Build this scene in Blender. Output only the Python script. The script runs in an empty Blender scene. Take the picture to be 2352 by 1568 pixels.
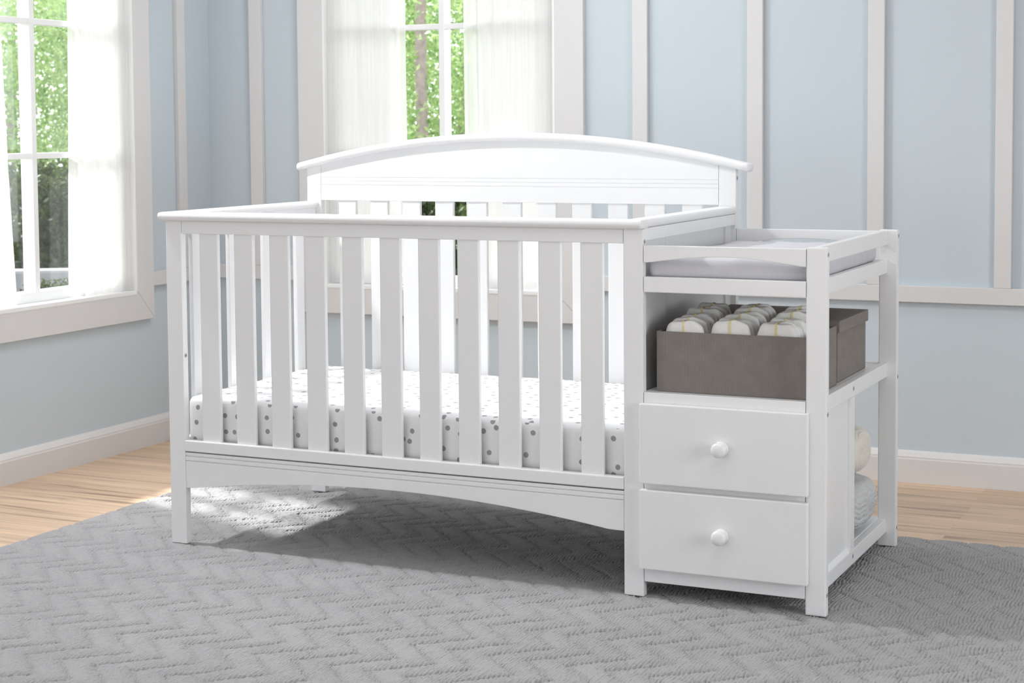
import bpy, bmesh, math, random
import numpy as np
from mathutils import Vector, Matrix, noise
random.seed(7); rng = np.random.default_rng(7)
sc = bpy.context.scene
col = sc.collection
PI = math.pi

# ------------------------------------------------------------------ measured layout (metres)
W, W2, D, PW, T = 1.3533, 1.79, 0.7343, 0.0489, 0.022      # crib width, overall width, depth, post width, post thickness
XL, YB = -0.9687, 1.6005                                   # trim faces on the left and back wall
XW, YW = XL - 0.018, YB + 0.018                            # wall planes
FZ = -0.012                                                # floor level (the rug surface is z = 0)
CEIL = 2.62

# ------------------------------------------------------------------ node helpers
def new_mat(name):
    m = bpy.data.materials.new(name); m.use_nodes = True
    nt = m.node_tree; nt.nodes.clear()
    out = nt.nodes.new('ShaderNodeOutputMaterial')
    return m, nt, out
def N(nt, typ, **kw):
    n = nt.nodes.new(typ)
    for k, v in kw.items():
        if k in n.inputs: n.inputs[k].default_value = v
        else: setattr(n, k, v)
    return n
def lk(nt, a, b): nt.links.new(a, b)
def math_node(nt, op, a, b=None, c=None):
    n = nt.nodes.new('ShaderNodeMath'); n.operation = op
    for i, v in enumerate((a, b, c)):
        if v is None: continue
        if isinstance(v, (int, float)): n.inputs[i].default_value = v
        else: nt.links.new(v, n.inputs[i])
    return n.outputs[0]
def mix_col(nt, fac, a, b, blend='MIX'):
    n = nt.nodes.new('ShaderNodeMix'); n.data_type = 'RGBA'; n.blend_type = blend
    for sock, v in ((n.inputs[0], fac), (n.inputs[6], a), (n.inputs[7], b)):
        if isinstance(v, (int, float)): sock.default_value = v
        elif isinstance(v, tuple): sock.default_value = (*v, 1.0) if len(v) == 3 else v
        else: nt.links.new(v, sock)
    return n.outputs[2]
def paint(name, colr, rough=0.4, bump=0.02, scale=60.0, var=0.015, spec=0.5):
    m, nt, out = new_mat(name)
    b = N(nt, 'ShaderNodeBsdfPrincipled', Roughness=rough)
    b.inputs['Specular IOR Level'].default_value = spec
    tc = N(nt, 'ShaderNodeTexCoord')
    nz = N(nt, 'ShaderNodeTexNoise', Scale=scale, Detail=3.0)
    lk(nt, tc.outputs['Object'], nz.inputs['Vector'])
    dark = tuple(c * (1 - var) for c in colr); lite = tuple(min(1, c * (1 + var)) for c in colr)
    lk(nt, mix_col(nt, nz.outputs['Fac'], dark, lite), b.inputs['Base Color'])
    bp = N(nt, 'ShaderNodeBump', Strength=bump, Distance=0.002)
    lk(nt, nz.outputs['Fac'], bp.inputs['Height']); lk(nt, bp.outputs['Normal'], b.inputs['Normal'])
    lk(nt, b.outputs['BSDF'], out.inputs['Surface'])
    return m

M = {}
M['white'] = paint('white_lacquer', (0.80, 0.80, 0.805), 0.32, 0.03, 90)
M['trim'] = paint('trim_paint', (0.675, 0.664, 0.663), 0.45, 0.03, 50)
M['sash'] = paint('sash_paint', (0.84, 0.84, 0.84), 0.4, 0.03, 50)
M['wall'] = paint('pale_blue_wall_paint', (0.550, 0.614, 0.662), 0.6, 0.06, 220, 0.01, 0.3)
M['ceiling'] = paint('ceiling_paint', (0.82, 0.82, 0.82), 0.8, 0.03, 80)
M['metal'] = paint('bolt_metal', (0.42, 0.42, 0.43), 0.35, 0.0)
M['dark'] = paint('bolt_socket_dark', (0.05, 0.05, 0.05), 0.5, 0.0)
M['core'] = paint('mattress_vinyl', (0.72, 0.78, 0.80), 0.45, 0.02, 30)
M['stripe'] = paint('wetness_stripe_yellow', (0.80, 0.69, 0.34), 0.7, 0.0, 120, 0.06)
M['bark'] = paint('tree_bark', (0.27, 0.225, 0.205), 0.9, 0.6, 25, 0.5)
M['soil'] = paint('garden_soil', (0.07, 0.075, 0.035), 0.95, 0.8, 9, 0.5)
M['stone'] = paint('garden_wall_stone', (0.22, 0.22, 0.24), 0.9, 0.5, 14, 0.2)

def mat_floor():
    m, nt, out = new_mat('oak_laminate')
    b = N(nt, 'ShaderNodeBsdfPrincipled', Roughness=0.38)
    tc = N(nt, 'ShaderNodeTexCoord')
    br = N(nt, 'ShaderNodeTexBrick', Scale=1.0)
    br.inputs['Color1'].default_value = (0.0, 0.0, 0.0, 1); br.inputs['Color2'].default_value = (1, 1, 1, 1)
    br.inputs['Mortar'].default_value = (0.5, 0.5, 0.5, 1)
    br.inputs['Mortar Size'].default_value = 0.0003; br.inputs['Brick Width'].default_value = 1.15
    br.inputs['Row Height'].default_value = 0.064; br.offset = 0.37; br.squash = 1.0
    lk(nt, tc.outputs['Object'], br.inputs['Vector'])
    # grain: noise stretched along x, shifted per strip
    sep = N(nt, 'ShaderNodeSeparateXYZ'); lk(nt, tc.outputs['Object'], sep.inputs[0])
    shift = math_node(nt, 'MULTIPLY', br.outputs['Color'], 7.0)
    cx = math_node(nt, 'ADD', math_node(nt, 'MULTIPLY', sep.outputs[0], 1.6), shift)
    cmb = N(nt, 'ShaderNodeCombineXYZ')
    lk(nt, cx, cmb.inputs[0]); lk(nt, math_node(nt, 'MULTIPLY', sep.outputs[1], 38.0), cmb.inputs[1]); lk(nt, shift, cmb.inputs[2])
    n1 = N(nt, 'ShaderNodeTexNoise', Scale=1.0, Detail=6.0, Roughness=0.6, Distortion=0.6)
    lk(nt, cmb.outputs[0], n1.inputs['Vector'])
    cmb2 = N(nt, 'ShaderNodeCombineXYZ')
    lk(nt, math_node(nt, 'MULTIPLY', sep.outputs[0], 6.0), cmb2.inputs[0]); lk(nt, math_node(nt, 'MULTIPLY', sep.outputs[1], 260.0), cmb2.inputs[1])
    n2 = N(nt, 'ShaderNodeTexNoise', Scale=1.0, Detail=2.0); lk(nt, cmb2.outputs[0], n2.inputs['Vector'])
    cr = N(nt, 'ShaderNodeValToRGB')
    e = cr.color_ramp.elements
    e[0].position = 0.34; e[0].color = (0.350, 0.238, 0.162, 1)
    e[1].position = 0.66; e[1].color = (0.690, 0.500, 0.345, 1)
    x = cr.color_ramp.elements.new(0.45); x.color = (0.575, 0.410, 0.280, 1)
    lk(nt, n1.outputs['Fac'], cr.inputs['Fac'])
    plank = mix_col(nt, br.outputs['Color'], (0.90, 0.88, 0.87), (1.08, 1.08, 1.08))
    c1 = mix_col(nt, 1.0, cr.outputs['Color'], plank, 'MULTIPLY')
    fine = mix_col(nt, n2.outputs['Fac'], (0.93, 0.93, 0.92), (1.05, 1.05, 1.05))
    c2 = mix_col(nt, 1.0, c1, fine, 'MULTIPLY')
    c3 = mix_col(nt, br.outputs['Fac'], c2, (0.36, 0.26, 0.18))
    lk(nt, c3, b.inputs['Base Color'])
    bp = N(nt, 'ShaderNodeBump', Strength=0.12, Distance=0.001); lk(nt, n2.outputs['Fac'], bp.inputs['Height'])
    lk(nt, bp.outputs['Normal'], b.inputs['Normal'])
    lk(nt, b.outputs['BSDF'], out.inputs['Surface'])
    return m
M['floor'] = mat_floor()

def mat_rug():
    m, nt, out = new_mat('grey_chevron_wool')
    b = N(nt, 'ShaderNodeBsdfPrincipled', Roughness=0.95)
    b.inputs['Specular IOR Level'].default_value = 0.15
    b.inputs['Sheen Weight'].default_value = 0.15
    tc = N(nt, 'ShaderNodeTexCoord')
    nz = N(nt, 'ShaderNodeTexNoise', Scale=420.0, Detail=3.0); lk(nt, tc.outputs['Object'], nz.inputs['Vector'])
    bp = N(nt, 'ShaderNodeBump', Strength=0.8, Distance=0.0016); lk(nt, nz.outputs['Fac'], bp.inputs['Height'])
    lk(nt, bp.outputs['Normal'], b.inputs['Normal'])
    n3 = N(nt, 'ShaderNodeTexNoise', Scale=2.5, Detail=3.0); lk(nt, tc.outputs['Object'], n3.inputs['Vector'])
    base = mix_col(nt, n3.outputs['Fac'], (0.310, 0.302, 0.305), (0.365, 0.357, 0.362))
    fuzz = mix_col(nt, nz.outputs['Fac'], (0.60, 0.60, 0.60), (1.34, 1.34, 1.34))
    lk(nt, mix_col(nt, 1.0, base, fuzz, 'MULTIPLY'), b.inputs['Base Color'])
    lk(nt, b.outputs['BSDF'], out.inputs['Surface'])
    return m
M['rug'] = mat_rug()

def mat_weave():
    m, nt, out = new_mat('grey_brown_woven_fabric')
    b = N(nt, 'ShaderNodeBsdfPrincipled', Roughness=0.9)
    b.inputs['Specular IOR Level'].default_value = 0.2
    uv = N(nt, 'ShaderNodeUVMap')
    sep = N(nt, 'ShaderNodeSeparateXYZ'); lk(nt, uv.outputs[0], sep.inputs[0])
    nz = N(nt, 'ShaderNodeTexNoise', Scale=260.0, Detail=2.0); lk(nt, uv.outputs[0], nz.inputs['Vector'])
    k = 2 * PI / 0.0022
    d = math_node(nt, 'MULTIPLY', nz.outputs['Fac'], 5.0)
    sx = math_node(nt, 'SINE', math_node(nt, 'ADD', math_node(nt, 'MULTIPLY', sep.outputs[0], k), d))
    sy = math_node(nt, 'SINE', math_node(nt, 'ADD', math_node(nt, 'MULTIPLY', sep.outputs[1], k), d))
    wv = math_node(nt, 'MULTIPLY', math_node(nt, 'ADD', math_node(nt, 'MAXIMUM', sx, sy), 1.0), 0.5)
    n2 = N(nt, 'ShaderNodeTexNoise', Scale=30.0, Detail=3.0); lk(nt, uv.outputs[0], n2.inputs['Vector'])
    c = mix_col(nt, wv, (0.112, 0.100, 0.092), (0.285, 0.260, 0.242))
    c = mix_col(nt, 1.0, c, mix_col(nt, n2.outputs['Fac'], (0.85, 0.84, 0.84), (1.15, 1.15, 1.15)), 'MULTIPLY')
    lk(nt, c, b.inputs['Base Color'])
    bp = N(nt, 'ShaderNodeBump', Strength=0.4, Distance=0.0006); lk(nt, wv, bp.inputs['Height'])
    lk(nt, bp.outputs['Normal'], b.inputs['Normal'])
    lk(nt, b.outputs['BSDF'], out.inputs['Surface'])
    return m
M['weave'] = mat_weave()

def mat_dots():
    m, nt, out = new_mat('white_cotton_grey_dots')
    b = N(nt, 'ShaderNodeBsdfPrincipled', Roughness=0.85)
    b.inputs['Specular IOR Level'].default_value = 0.2
    uv = N(nt, 'ShaderNodeUVMap')
    vo = N(nt, 'ShaderNodeTexVoronoi', Scale=22.5, Randomness=0.72); vo.voronoi_dimensions = '2D'
    lk(nt, uv.outputs[0], vo.inputs['Vector'])
    nz = N(nt, 'ShaderNodeTexNoise', Scale=60.0); lk(nt, uv.outputs[0], nz.inputs['Vector'])
    dd = math_node(nt, 'ADD', vo.outputs['Distance'], math_node(nt, 'MULTIPLY', math_node(nt, 'SUBTRACT', nz.outputs['Fac'], 0.5), 0.07))
    mask = math_node(nt, 'SMOOTH_MIN', 1.0, math_node(nt, 'MULTIPLY', math_node(nt, 'SUBTRACT', 0.158, dd), 60.0), 0.0)
    mask = math_node(nt, 'MAXIMUM', mask, 0.0)
    lk(nt, mix_col(nt, mask, (0.82, 0.82, 0.83), (0.33, 0.33, 0.34)), b.inputs['Base Color'])
    w = N(nt, 'ShaderNodeTexNoise', Scale=9.0, Detail=3.0); lk(nt, uv.outputs[0], w.inputs['Vector'])
    bp = N(nt, 'ShaderNodeBump', Strength=0.25, Distance=0.006); lk(nt, w.outputs['Fac'], bp.inputs['Height'])
    lk(nt, bp.outputs['Normal'], b.inputs['Normal'])
    lk(nt, b.outputs['BSDF'], out.inputs['Surface'])
    return m
M['dots'] = mat_dots()

def mat_cloth(name, c, scale, bump, dist, knit=0.0, var=0.06, rough=0.9):
    m, nt, out = new_mat(name)
    b = N(nt, 'ShaderNodeBsdfPrincipled', Roughness=rough)
    b.inputs['Specular IOR Level'].default_value = 0.15
    b.inputs['Sheen Weight'].default_value = 0.2
    tc = N(nt, 'ShaderNodeTexCoord')
    nz = N(nt, 'ShaderNodeTexNoise', Scale=scale, Detail=4.0); lk(nt, tc.outputs['Object'], nz.inputs['Vector'])
    h = nz.outputs['Fac']
    colo = mix_col(nt, h, tuple(x * (1 - var) for x in c), tuple(min(1, x * (1 + var)) for x in c))
    if knit:
        sep = N(nt, 'ShaderNodeSeparateXYZ'); lk(nt, tc.outputs['Object'], sep.inputs[0])
        k = 2 * PI / knit
        u = math_node(nt, 'ADD', sep.outputs[1], math_node(nt, 'MULTIPLY', sep.outputs[0], 0.4))
        a = math_node(nt, 'SINE', math_node(nt, 'MULTIPLY', u, k))
        d = math_node(nt, 'SINE', math_node(nt, 'ADD', math_node(nt, 'MULTIPLY', sep.outputs[2], k * 0.8), math_node(nt, 'MULTIPLY', a, 1.4)))
        kn = math_node(nt, 'MULTIPLY', math_node(nt, 'ADD', math_node(nt, 'MULTIPLY', a, d), 1.0), 0.5)
        h = math_node(nt, 'ADD', math_node(nt, 'MULTIPLY', kn, 0.8), math_node(nt, 'MULTIPLY', nz.outputs['Fac'], 0.4))
        colo = mix_col(nt, kn, tuple(x * 0.72 for x in c), c)
    lk(nt, colo, b.inputs['Base Color'])
    bp = N(nt, 'ShaderNodeBump', Strength=bump, Distance=dist); lk(nt, h, bp.inputs['Height'])
    lk(nt, bp.outputs['Normal'], b.inputs['Normal'])
    lk(nt, b.outputs['BSDF'], out.inputs['Surface'])
    return m
M['pad'] = mat_cloth('grey_plush', (0.58, 0.575, 0.61), 55, 0.35, 0.003)
M['diaper'] = mat_cloth('white_diaper_fabric', (0.86, 0.85, 0.835), 55, 0.55, 0.004, var=0.03)
M['cream'] = mat_cloth('cream_knit', (0.74, 0.70, 0.63), 260, 0.5, 0.0015)
M['knit'] = mat_cloth('grey_chunky_knit', (0.56, 0.565, 0.57), 260, 0.5, 0.0015)

def mat_sheer():
    m, nt, out = new_mat('white_sheer_linen')
    tc = N(nt, 'ShaderNodeTexCoord')
    mp = N(nt, 'ShaderNodeMapping'); mp.inputs['Scale'].default_value = (110, 110, 2.5)
    lk(nt, tc.outputs['Object'], mp.inputs['Vector'])
    nz = N(nt, 'ShaderNodeTexNoise', Scale=1.0, Detail=6.0, Roughness=0.65); lk(nt, mp.outputs[0], nz.inputs['Vector'])
    df = N(nt, 'ShaderNodeBsdfDiffuse'); df.inputs['Color'].default_value = (0.90, 0.895, 0.89, 1)
    tl = N(nt, 'ShaderNodeBsdfTranslucent'); tl.inputs['Color'].default_value = (0.92, 0.915, 0.91, 1)
    tr = N(nt, 'ShaderNodeBsdfTransparent')
    m1 = N(nt, 'ShaderNodeMixShader', Fac=0.5); lk(nt, df.outputs[0], m1.inputs[1]); lk(nt, tl.outputs[0], m1.inputs[2])
    fac = N(nt, 'ShaderNodeMapRange'); lk(nt, nz.outputs['Fac'], fac.inputs['Value'])
    fac.inputs['From Min'].default_value = 0.3; fac.inputs['From Max'].default_value = 0.7
    fac.inputs['To Min'].default_value = 0.31; fac.inputs['To Max'].default_value = 0.20
    m2 = N(nt, 'ShaderNodeMixShader'); lk(nt, fac.outputs[0], m2.inputs['Fac'])
    lk(nt, m1.outputs[0], m2.inputs[1]); lk(nt, tr.outputs[0], m2.inputs[2])
    lk(nt, m2.outputs[0], out.inputs['Surface'])
    return m
M['sheer'] = mat_sheer()

def mat_glass():
    m, nt, out = new_mat('window_glass')
    tr = N(nt, 'ShaderNodeBsdfTransparent'); tr.inputs['Color'].default_value = (0.97, 0.98, 0.98, 1)
    gl = N(nt, 'ShaderNodeBsdfGlossy', Roughness=0.02)
    fr = N(nt, 'ShaderNodeFresnel', IOR=1.45)
    f = math_node(nt, 'MULTIPLY', fr.outputs[0], 0.10)
    mx = N(nt, 'ShaderNodeMixShader'); lk(nt, f, mx.inputs['Fac'])
    lk(nt, tr.outputs[0], mx.inputs[1]); lk(nt, gl.outputs[0], mx.inputs[2]); lk(nt, mx.outputs[0], out.inputs['Surface'])
    return m
M['glass'] = mat_glass()

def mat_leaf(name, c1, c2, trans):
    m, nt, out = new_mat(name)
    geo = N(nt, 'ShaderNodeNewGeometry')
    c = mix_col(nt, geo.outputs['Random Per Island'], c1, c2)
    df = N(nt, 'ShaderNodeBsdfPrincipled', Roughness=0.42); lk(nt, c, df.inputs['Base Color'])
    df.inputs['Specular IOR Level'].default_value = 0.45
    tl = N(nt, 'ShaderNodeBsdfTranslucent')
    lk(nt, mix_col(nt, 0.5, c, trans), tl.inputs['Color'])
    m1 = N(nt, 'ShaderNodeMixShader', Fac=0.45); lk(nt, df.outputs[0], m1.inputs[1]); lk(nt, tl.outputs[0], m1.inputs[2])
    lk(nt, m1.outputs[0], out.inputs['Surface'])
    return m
M['leaf_light'] = mat_leaf('light_green_leaves', (0.10, 0.23, 0.07), (0.46, 0.56, 0.27), (0.45, 0.62, 0.24))
M['leaf_mid'] = mat_leaf('mid_green_leaves', (0.08, 0.18, 0.07), (0.34, 0.45, 0.22), (0.40, 0.56, 0.24))
M['leaf_shaded'] = mat_leaf('shade_toned_leaves', (0.014, 0.030, 0.012), (0.055, 0.085, 0.028), (0.09, 0.12, 0.035))  # understory shade is put into the shrub leaf colour

# ------------------------------------------------------------------ mesh helpers
def add_box(bm, x0, x1, y0, y1, z0, z1, bev=0.0, seg=2):
    vs = [bm.verts.new((x, y, z)) for x in (x0, x1) for y in (y0, y1) for z in (z0, z1)]
    q = [(0, 1, 3, 2), (4, 6, 7, 5), (0, 4, 5, 1), (2, 3, 7, 6), (0, 2, 6, 4), (1, 5, 7, 3)]
    fs = [bm.faces.new([vs[i] for i in f]) for f in q]
    if bev > 0:
        es = list({e for f in fs for e in f.edges})
        bmesh.ops.bevel(bm, geom=es, offset=bev, segments=seg, profile=0.6, affect='EDGES', clamp_overlap=True)
def add_prism(bm, pts, axis, a, b, bev=0.0):
    """closed 2-D outline (list of pairs) extruded along axis ('x','y','z') from a to b"""
    def P(p, t):
        if axis == 'y': return (p[0], t, p[1])
        if axis == 'x': return (t, p[0], p[1])
        return (p[0], p[1], t)
    va = [bm.verts.new(P(p, a)) for p in pts]; vb = [bm.verts.new(P(p, b)) for p in pts]
    n = len(pts)
    fa = bm.faces.new(va); fb = bm.faces.new(vb[::-1])
    side = [bm.faces.new((va[(i + 1) % n], va[i], vb[i], vb[(i + 1) % n])) for i in range(n)]
    bmesh.ops.recalc_face_normals(bm, faces=[fa, fb] + side)
    if bev > 0:
        es = list({e for f in (fa, fb) for e in f.edges})
        bmesh.ops.bevel(bm, geom=es, offset=bev, segments=2, profile=0.6, affect='EDGES', clamp_overlap=True)
def add_disc(bm, c, axis, r, h, n=20, bev=0.0):
    c = Vector(c)
    pts = [(math.cos(2 * PI * i / n) * r, math.sin(2 * PI * i / n) * r) for i in range(n)]
    if axis == 'x': add_prism(bm, [(c.y + p, c.z + q) for p, q in pts], 'x', c.x, c.x + h, bev)
    else: add_prism(bm, [(c.x + p, c.z + q) for p, q in pts], 'y', c.y, c.y + h, bev)
def add_lathe_y(bm, c, prof, n=32):
    """profile [(radius, y offset)] turned about an axis along y"""
    rings = []
    for r, y in prof:
        if r < 1e-6: rings.append([bm.verts.new((c[0], c[1] + y, c[2]))])
        else: rings.append([bm.verts.new((c[0] + r * math.cos(2 * PI * i / n), c[1] + y, c[2] + r * math.sin(2 * PI * i / n))) for i in range(n)])
    for A, B in zip(rings, rings[1:]):
        if len(A) == 1 and len(B) == 1: continue
        for i in range(n):
            j = (i + 1) % n
            if len(A) == 1: bm.faces.new((A[0], B[i], B[j]))
            elif len(B) == 1: bm.faces.new((A[i], A[j], B[0]))
            else: bm.faces.new((A[i], A[j], B[j], B[i]))
    bmesh.ops.recalc_face_normals(bm, faces=bm.faces)
def box_uv(me):
    uvl = me.uv_layers.new(name='UVMap')
    for p in me.polygons:
        n = p.normal; ax = max(range(3), key=lambda i: abs(n[i]))
        for li in p.loop_indices:
            co = me.vertices[me.loops[li].vertex_index].co
            uvl.data[li].uv = ((co.y + 3.1, co.z + 5.3), (co.x + 1.7, co.z + 2.9), (co.x + 7.7, co.y + 4.4))[ax]
def obj(name, bm, mat, parent=None, smooth=False, uv=False, loc=None):
    """link a bmesh as one object; vertices are given in world space, the origin is put at loc / the parent's origin"""
    me = bpy.data.meshes.new(name)
    base = Vector(loc) if loc is not None else (parent_world(parent) if parent else Vector((0, 0, 0)))
    if base.length > 0: bmesh.ops.translate(bm, verts=bm.verts, vec=-base)
    bm.to_mesh(me); bm.free()
    if uv: box_uv(me)
    o = bpy.data.objects.new(name, me); col.objects.link(o)
    me.materials.append(mat)
    if smooth: me.polygons.foreach_set('use_smooth', [True] * len(me.polygons))
    if parent: o.parent = parent; o.location = base - parent_world(parent)
    else: o.location = base
    return o
def parent_world(o):
    v = Vector((0, 0, 0))
    while o is not None: v = v + o.location; o = o.parent
    return v
def B(*boxes, bev=0.002):
    bm = bmesh.new()
    for b in boxes: add_box(bm, *b, bev=bev)
    return bm
def tag(o, label, cat, group=None):
    o['label'] = label; o['category'] = cat
    if group: o['group'] = group
    return o
def thing(name, label, cat, loc=(0, 0, 0), group=None):
    o = bpy.data.objects.new(name, None); col.objects.link(o); o.location = loc; o.empty_display_size = 0.05
    return tag(o, label, cat, group)
def struct(name, bm, mat, **kw):
    o = obj(name, bm, mat, **kw)
    if o.parent is None: o['kind'] = 'structure'
    return o

# ================================================================== THE ROOM
RX, FY = 4.6, -4.6
struct('floor', B((XW - 0.14, RX, FY, YW + 0.14, FZ - 0.10, FZ), bev=0), M['floor'])
struct('ceiling', B((XW - 0.14, RX, FY, YW + 0.85, CEIL, CEIL + 0.12), bev=0), M['ceiling'])  # overruns the back wall as an added eave that keeps sun off its window

# window openings: back wall (x range) and left wall (y range)
BX0, BX1 = -0.478, 0.4345
LY0, LY1 = 0.225, 1.1375
SZ, HZ = 0.545, 1.935
TH = 0.13
def wall_with_hole(name, axis, a0, a1, h0, h1):
    bm = bmesh.new()
    def add(p0, p1, z0, z1):
        if axis == 'x': add_box(bm, p0, p1, YW, YW + TH, z0, z1)
        else: add_box(bm, XW - TH, XW, p0, p1, z0, z1)
    add(a0, h0, FZ, CEIL); add(h1, a1, FZ, CEIL); add(h0, h1, FZ, SZ - 0.002); add(h0, h1, HZ, CEIL)
    return struct(name, bm, M['wall'])
wall_with_hole('wall_back', 'x', XW - TH, RX, BX0, BX1)
wall_with_hole('wall_left', 'y', FY, YW, LY0, LY1)
struct('wall_right', B((RX, RX + 0.1, FY, YW + TH, FZ, CEIL), bev=0), M['wall'])
struct('wall_front', B((XW - TH, RX + 0.1, FY - 0.1, FY, FZ, CEIL), bev=0), M['wall'])

def base_profile(inv):
    # (depth from wall plane, z): board with a moulded, chamfered top
    return [(0.0, FZ), (0.018, FZ), (0.018, 0.062), (0.0165, 0.066), (0.0165, 0.070), (0.010, 0.082), (0.006, 0.088), (0.0, 0.088)]
bm = bmesh.new(); add_prism(bm, [(YW - d, z) for d, z in base_profile(0)], 'x', XW, RX)
struct('baseboard_back', bm, M['trim'])
bm = bmesh.new(); add_prism(bm, [(XW + d, z) for d, z in base_profile(0)], 'y', FY, YW - 0.018)
struct('baseboard_left', bm, M['trim'])

tn = [0]
def trim(bm):
    tn[0] += 1
    return struct('trim_%d' % tn[0], bm, M['trim'])
CR0, CR1 = 0.5561, 0.6072
CAS = 0.105           # casing width
trim(B((XW, BX0 - CAS, YB, YW, CR0, CR1)))                       # chair rail, back wall, by the corner
trim(B((BX1 + CAS, RX, YB, YW, CR0, CR1)))                       # chair rail, back wall, right of the window
trim(B((XW, XL, LY1 + CAS - 0.01, YB, CR0, CR1)))                # chair rail, left wall, by the corner
trim(B((XW, XL, FY, LY0 - CAS, CR0, CR1)))
for x0, x1 in ((-0.7954, -0.7431), (0.7142, 0.7665), (1.1085, 1.1605), (1.500, 1.5515), (1.8900, 1.9405), (2.283, 2.335), (2.676, 2.728), (3.069, 3.121)):
    trim(B((x0, x1, YB, YW, CR1, CEIL)))
for y0, y1 in ((1.4011, 1.4487), (-0.172, -0.124), (-0.565, -0.517)):
    trim(B((XW, XL, y0, y1, CR1, CEIL)))

def casing(axis, h0, h1, face, wallp):
    """mitred flat casing, four separate boards in one frame mesh"""
    bm = bmesh.new(); c = CAS
    o0, o1, zb, zt = h0 - c, h1 + (c if axis == 'x' else 0.0935), SZ - 0.103, HZ + c
    g = 0.0005
    boards = [[(o0, zb), (o1 - g, zb), (h1 - g, SZ), (h0, SZ)], [(o1, zb + g), (o1, zt), (h1, HZ), (h1, SZ + g)],
              [(o1 - g, zt), (o0, zt), (h0, HZ), (h1 - g, HZ)], [(o0 - 0, zt - g), (o0, zb + g), (h0, SZ + g), (h0, HZ - g)]]
    for b in boards:
        if axis == 'x': add_prism(bm, b, 'y', face - 0.004, wallp, 0.0015)
        else: add_prism(bm, b, 'x', wallp, face + 0.004, 0.0015)
    return bm
def window(name, axis):
    if axis == 'x':
        h0, h1 = BX0, BX1
        def bx(p0, p1, d0, d1, z0, z1): return (p0, p1, YB + d0, YB + d1, z0, z1)
        cas = casing('x', h0, h1, YB, YW)
    else:
        h0, h1 = LY0, LY1
        def bx(p0, p1, d0, d1, z0, z1): return (XL - d1, XL - d0, p0, p1, z0, z1)
        cas = casing('y', h0, h1, XL, XW)
    root = obj(name, cas, M['trim'], loc=((h0 + h1) / 2, YB, SZ) if axis == 'x' else (XL, (h0 + h1) / 2, SZ))
    root['kind'] = 'structure'
    mid = (h0 + h1) / 2
    # jamb liner and sill inside the opening
    obj('jamb', B(bx(h0, h0 + 0.008, -0.004, TH + 0.018, SZ, HZ), bx(h1 - 0.008, h1, -0.004, TH + 0.018, SZ, HZ), bx(h0, h1, -0.004, TH + 0.018, HZ - 0.008, HZ), bev=0.001), M['sash'], root)
    obj('sill', B(bx(h0 + 0.008, h1 - 0.008, -0.006, TH + 0.03, SZ - 0.012, SZ + 0.004), bev=0.003), M['sash'], root)
    d0, d1 = 0.050, 0.088
    z0, z1 = SZ + 0.004, HZ - 0.008
    a0, a1 = h0 + 0.008, h1 - 0.008
    obj('sash_frame', B(bx(a0, a0 + 0.034, d0, d1 + 0.02, z0, z1), bx(a1 - 0.034, a1, d0, d1 + 0.02, z0, z1), bx(a0, a1, d0, d1 + 0.02, z0, z0 + 0.034), bx(a0, a1, d0, d1 + 0.02, z1 - 0.034, z1), bev=0.002), M['sash'], root)
    for zc in (1.0275, 1.4655):
        obj('muntin', B(bx(a0 + 0.03, a1 - 0.03, d0 + 0.002, d1, zc - 0.0095, zc + 0.0095), bev=0.0025), M['sash'], root)
    obj('muntin', B(bx(mid - 0.0115, mid + 0.0115, d0, d1 + 0.012, z0 + 0.03, z1 - 0.03), bev=0.0025), M['sash'], root)
    obj('pane', B(bx(a0 + 0.03, a1 - 0.03, d1 - 0.012, d1 - 0.008, z0 + 0.03, z1 - 0.03), bev=0), M['glass'], root)
    return root
window('window_1', 'y')
window('window_2', 'x')

# ------------------------------------------------------------------ sheer curtains
def curtain(label, axis, layers, seed):
    """layers: list of (top range, bottom range, folds, amplitude, depth offset); one continuous cloth folded over itself"""
    r = random.Random(seed)
    bm = bmesh.new()
    ztop, zbot = HZ - 0.02, SZ + 0.007
    for (t0, t1), (b0, b1), folds, amp, dep in layers:
        nu, nv = max(24, folds * 14), 60
        ph = r.uniform(0, 6)
        grid = []
        for j in range(nv + 1):
            v = j / nv; z = ztop + (zbot - ztop) * v
            row = []
            for i in range(nu + 1):
                u = i / nu
                p0 = t0 + (b0 - t0) * v; p1 = t1 + (b1 - t1) * v
                uu = u + 0.020 * math.sin(u * 7 + ph + v * 1.7) * math.sin(PI * u)
                p = p0 + (p1 - p0) * uu
                a = amp * (0.65 + 0.35 * math.sin(u * 5 + ph * 2))
                d = dep + a * math.sin(2 * PI * folds * u + ph + 0.6 * math.sin(3 * v + u * 4)) + 0.0012 * math.sin(9 * v + 14 * u)
                row.append(bm.verts.new((p, YB + d, z) if axis == 'x' else (XL - d, p, z)))
            grid.append(row)
        for j in range(nv):
            for i in range(nu):
                bm.faces.new((grid[j][i], grid[j][i + 1], grid[j + 1][i + 1], grid[j + 1][i]))
    loc = (layers[0][1][0], YB, SZ) if axis == 'x' else (XL, layers[0][1][0], SZ)
    o = obj('sheer_curtain', bm, M['sheer'], smooth=True, loc=loc)
    tag(o, label, 'curtain', 'white sheer curtains')
    return o
e = 0.012
curtain('white sheer curtain covering the left half of the window behind the crib', 'x',
        [((BX0 + e, -0.158), (BX0 + e, -0.160), 5, 0.013, 0.030), ((BX0 + e, -0.205), (BX0 + e, -0.215), 4, 0.008, 0.014), ((BX0 + e, -0.178), (BX0 + e, -0.190), 3, 0.006, 0.040)], 3)
curtain('white sheer curtain drawn to the right side of the window behind the crib', 'x',
        [((0.078, BX1 - e), (0.088, BX1 - e), 6, 0.013, 0.030), ((0.158, BX1 - e), (0.158, BX1 - e), 5, 0.008, 0.014), ((0.128, BX1 - e), (0.131, BX1 - e), 4, 0.006, 0.040)], 5)
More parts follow.
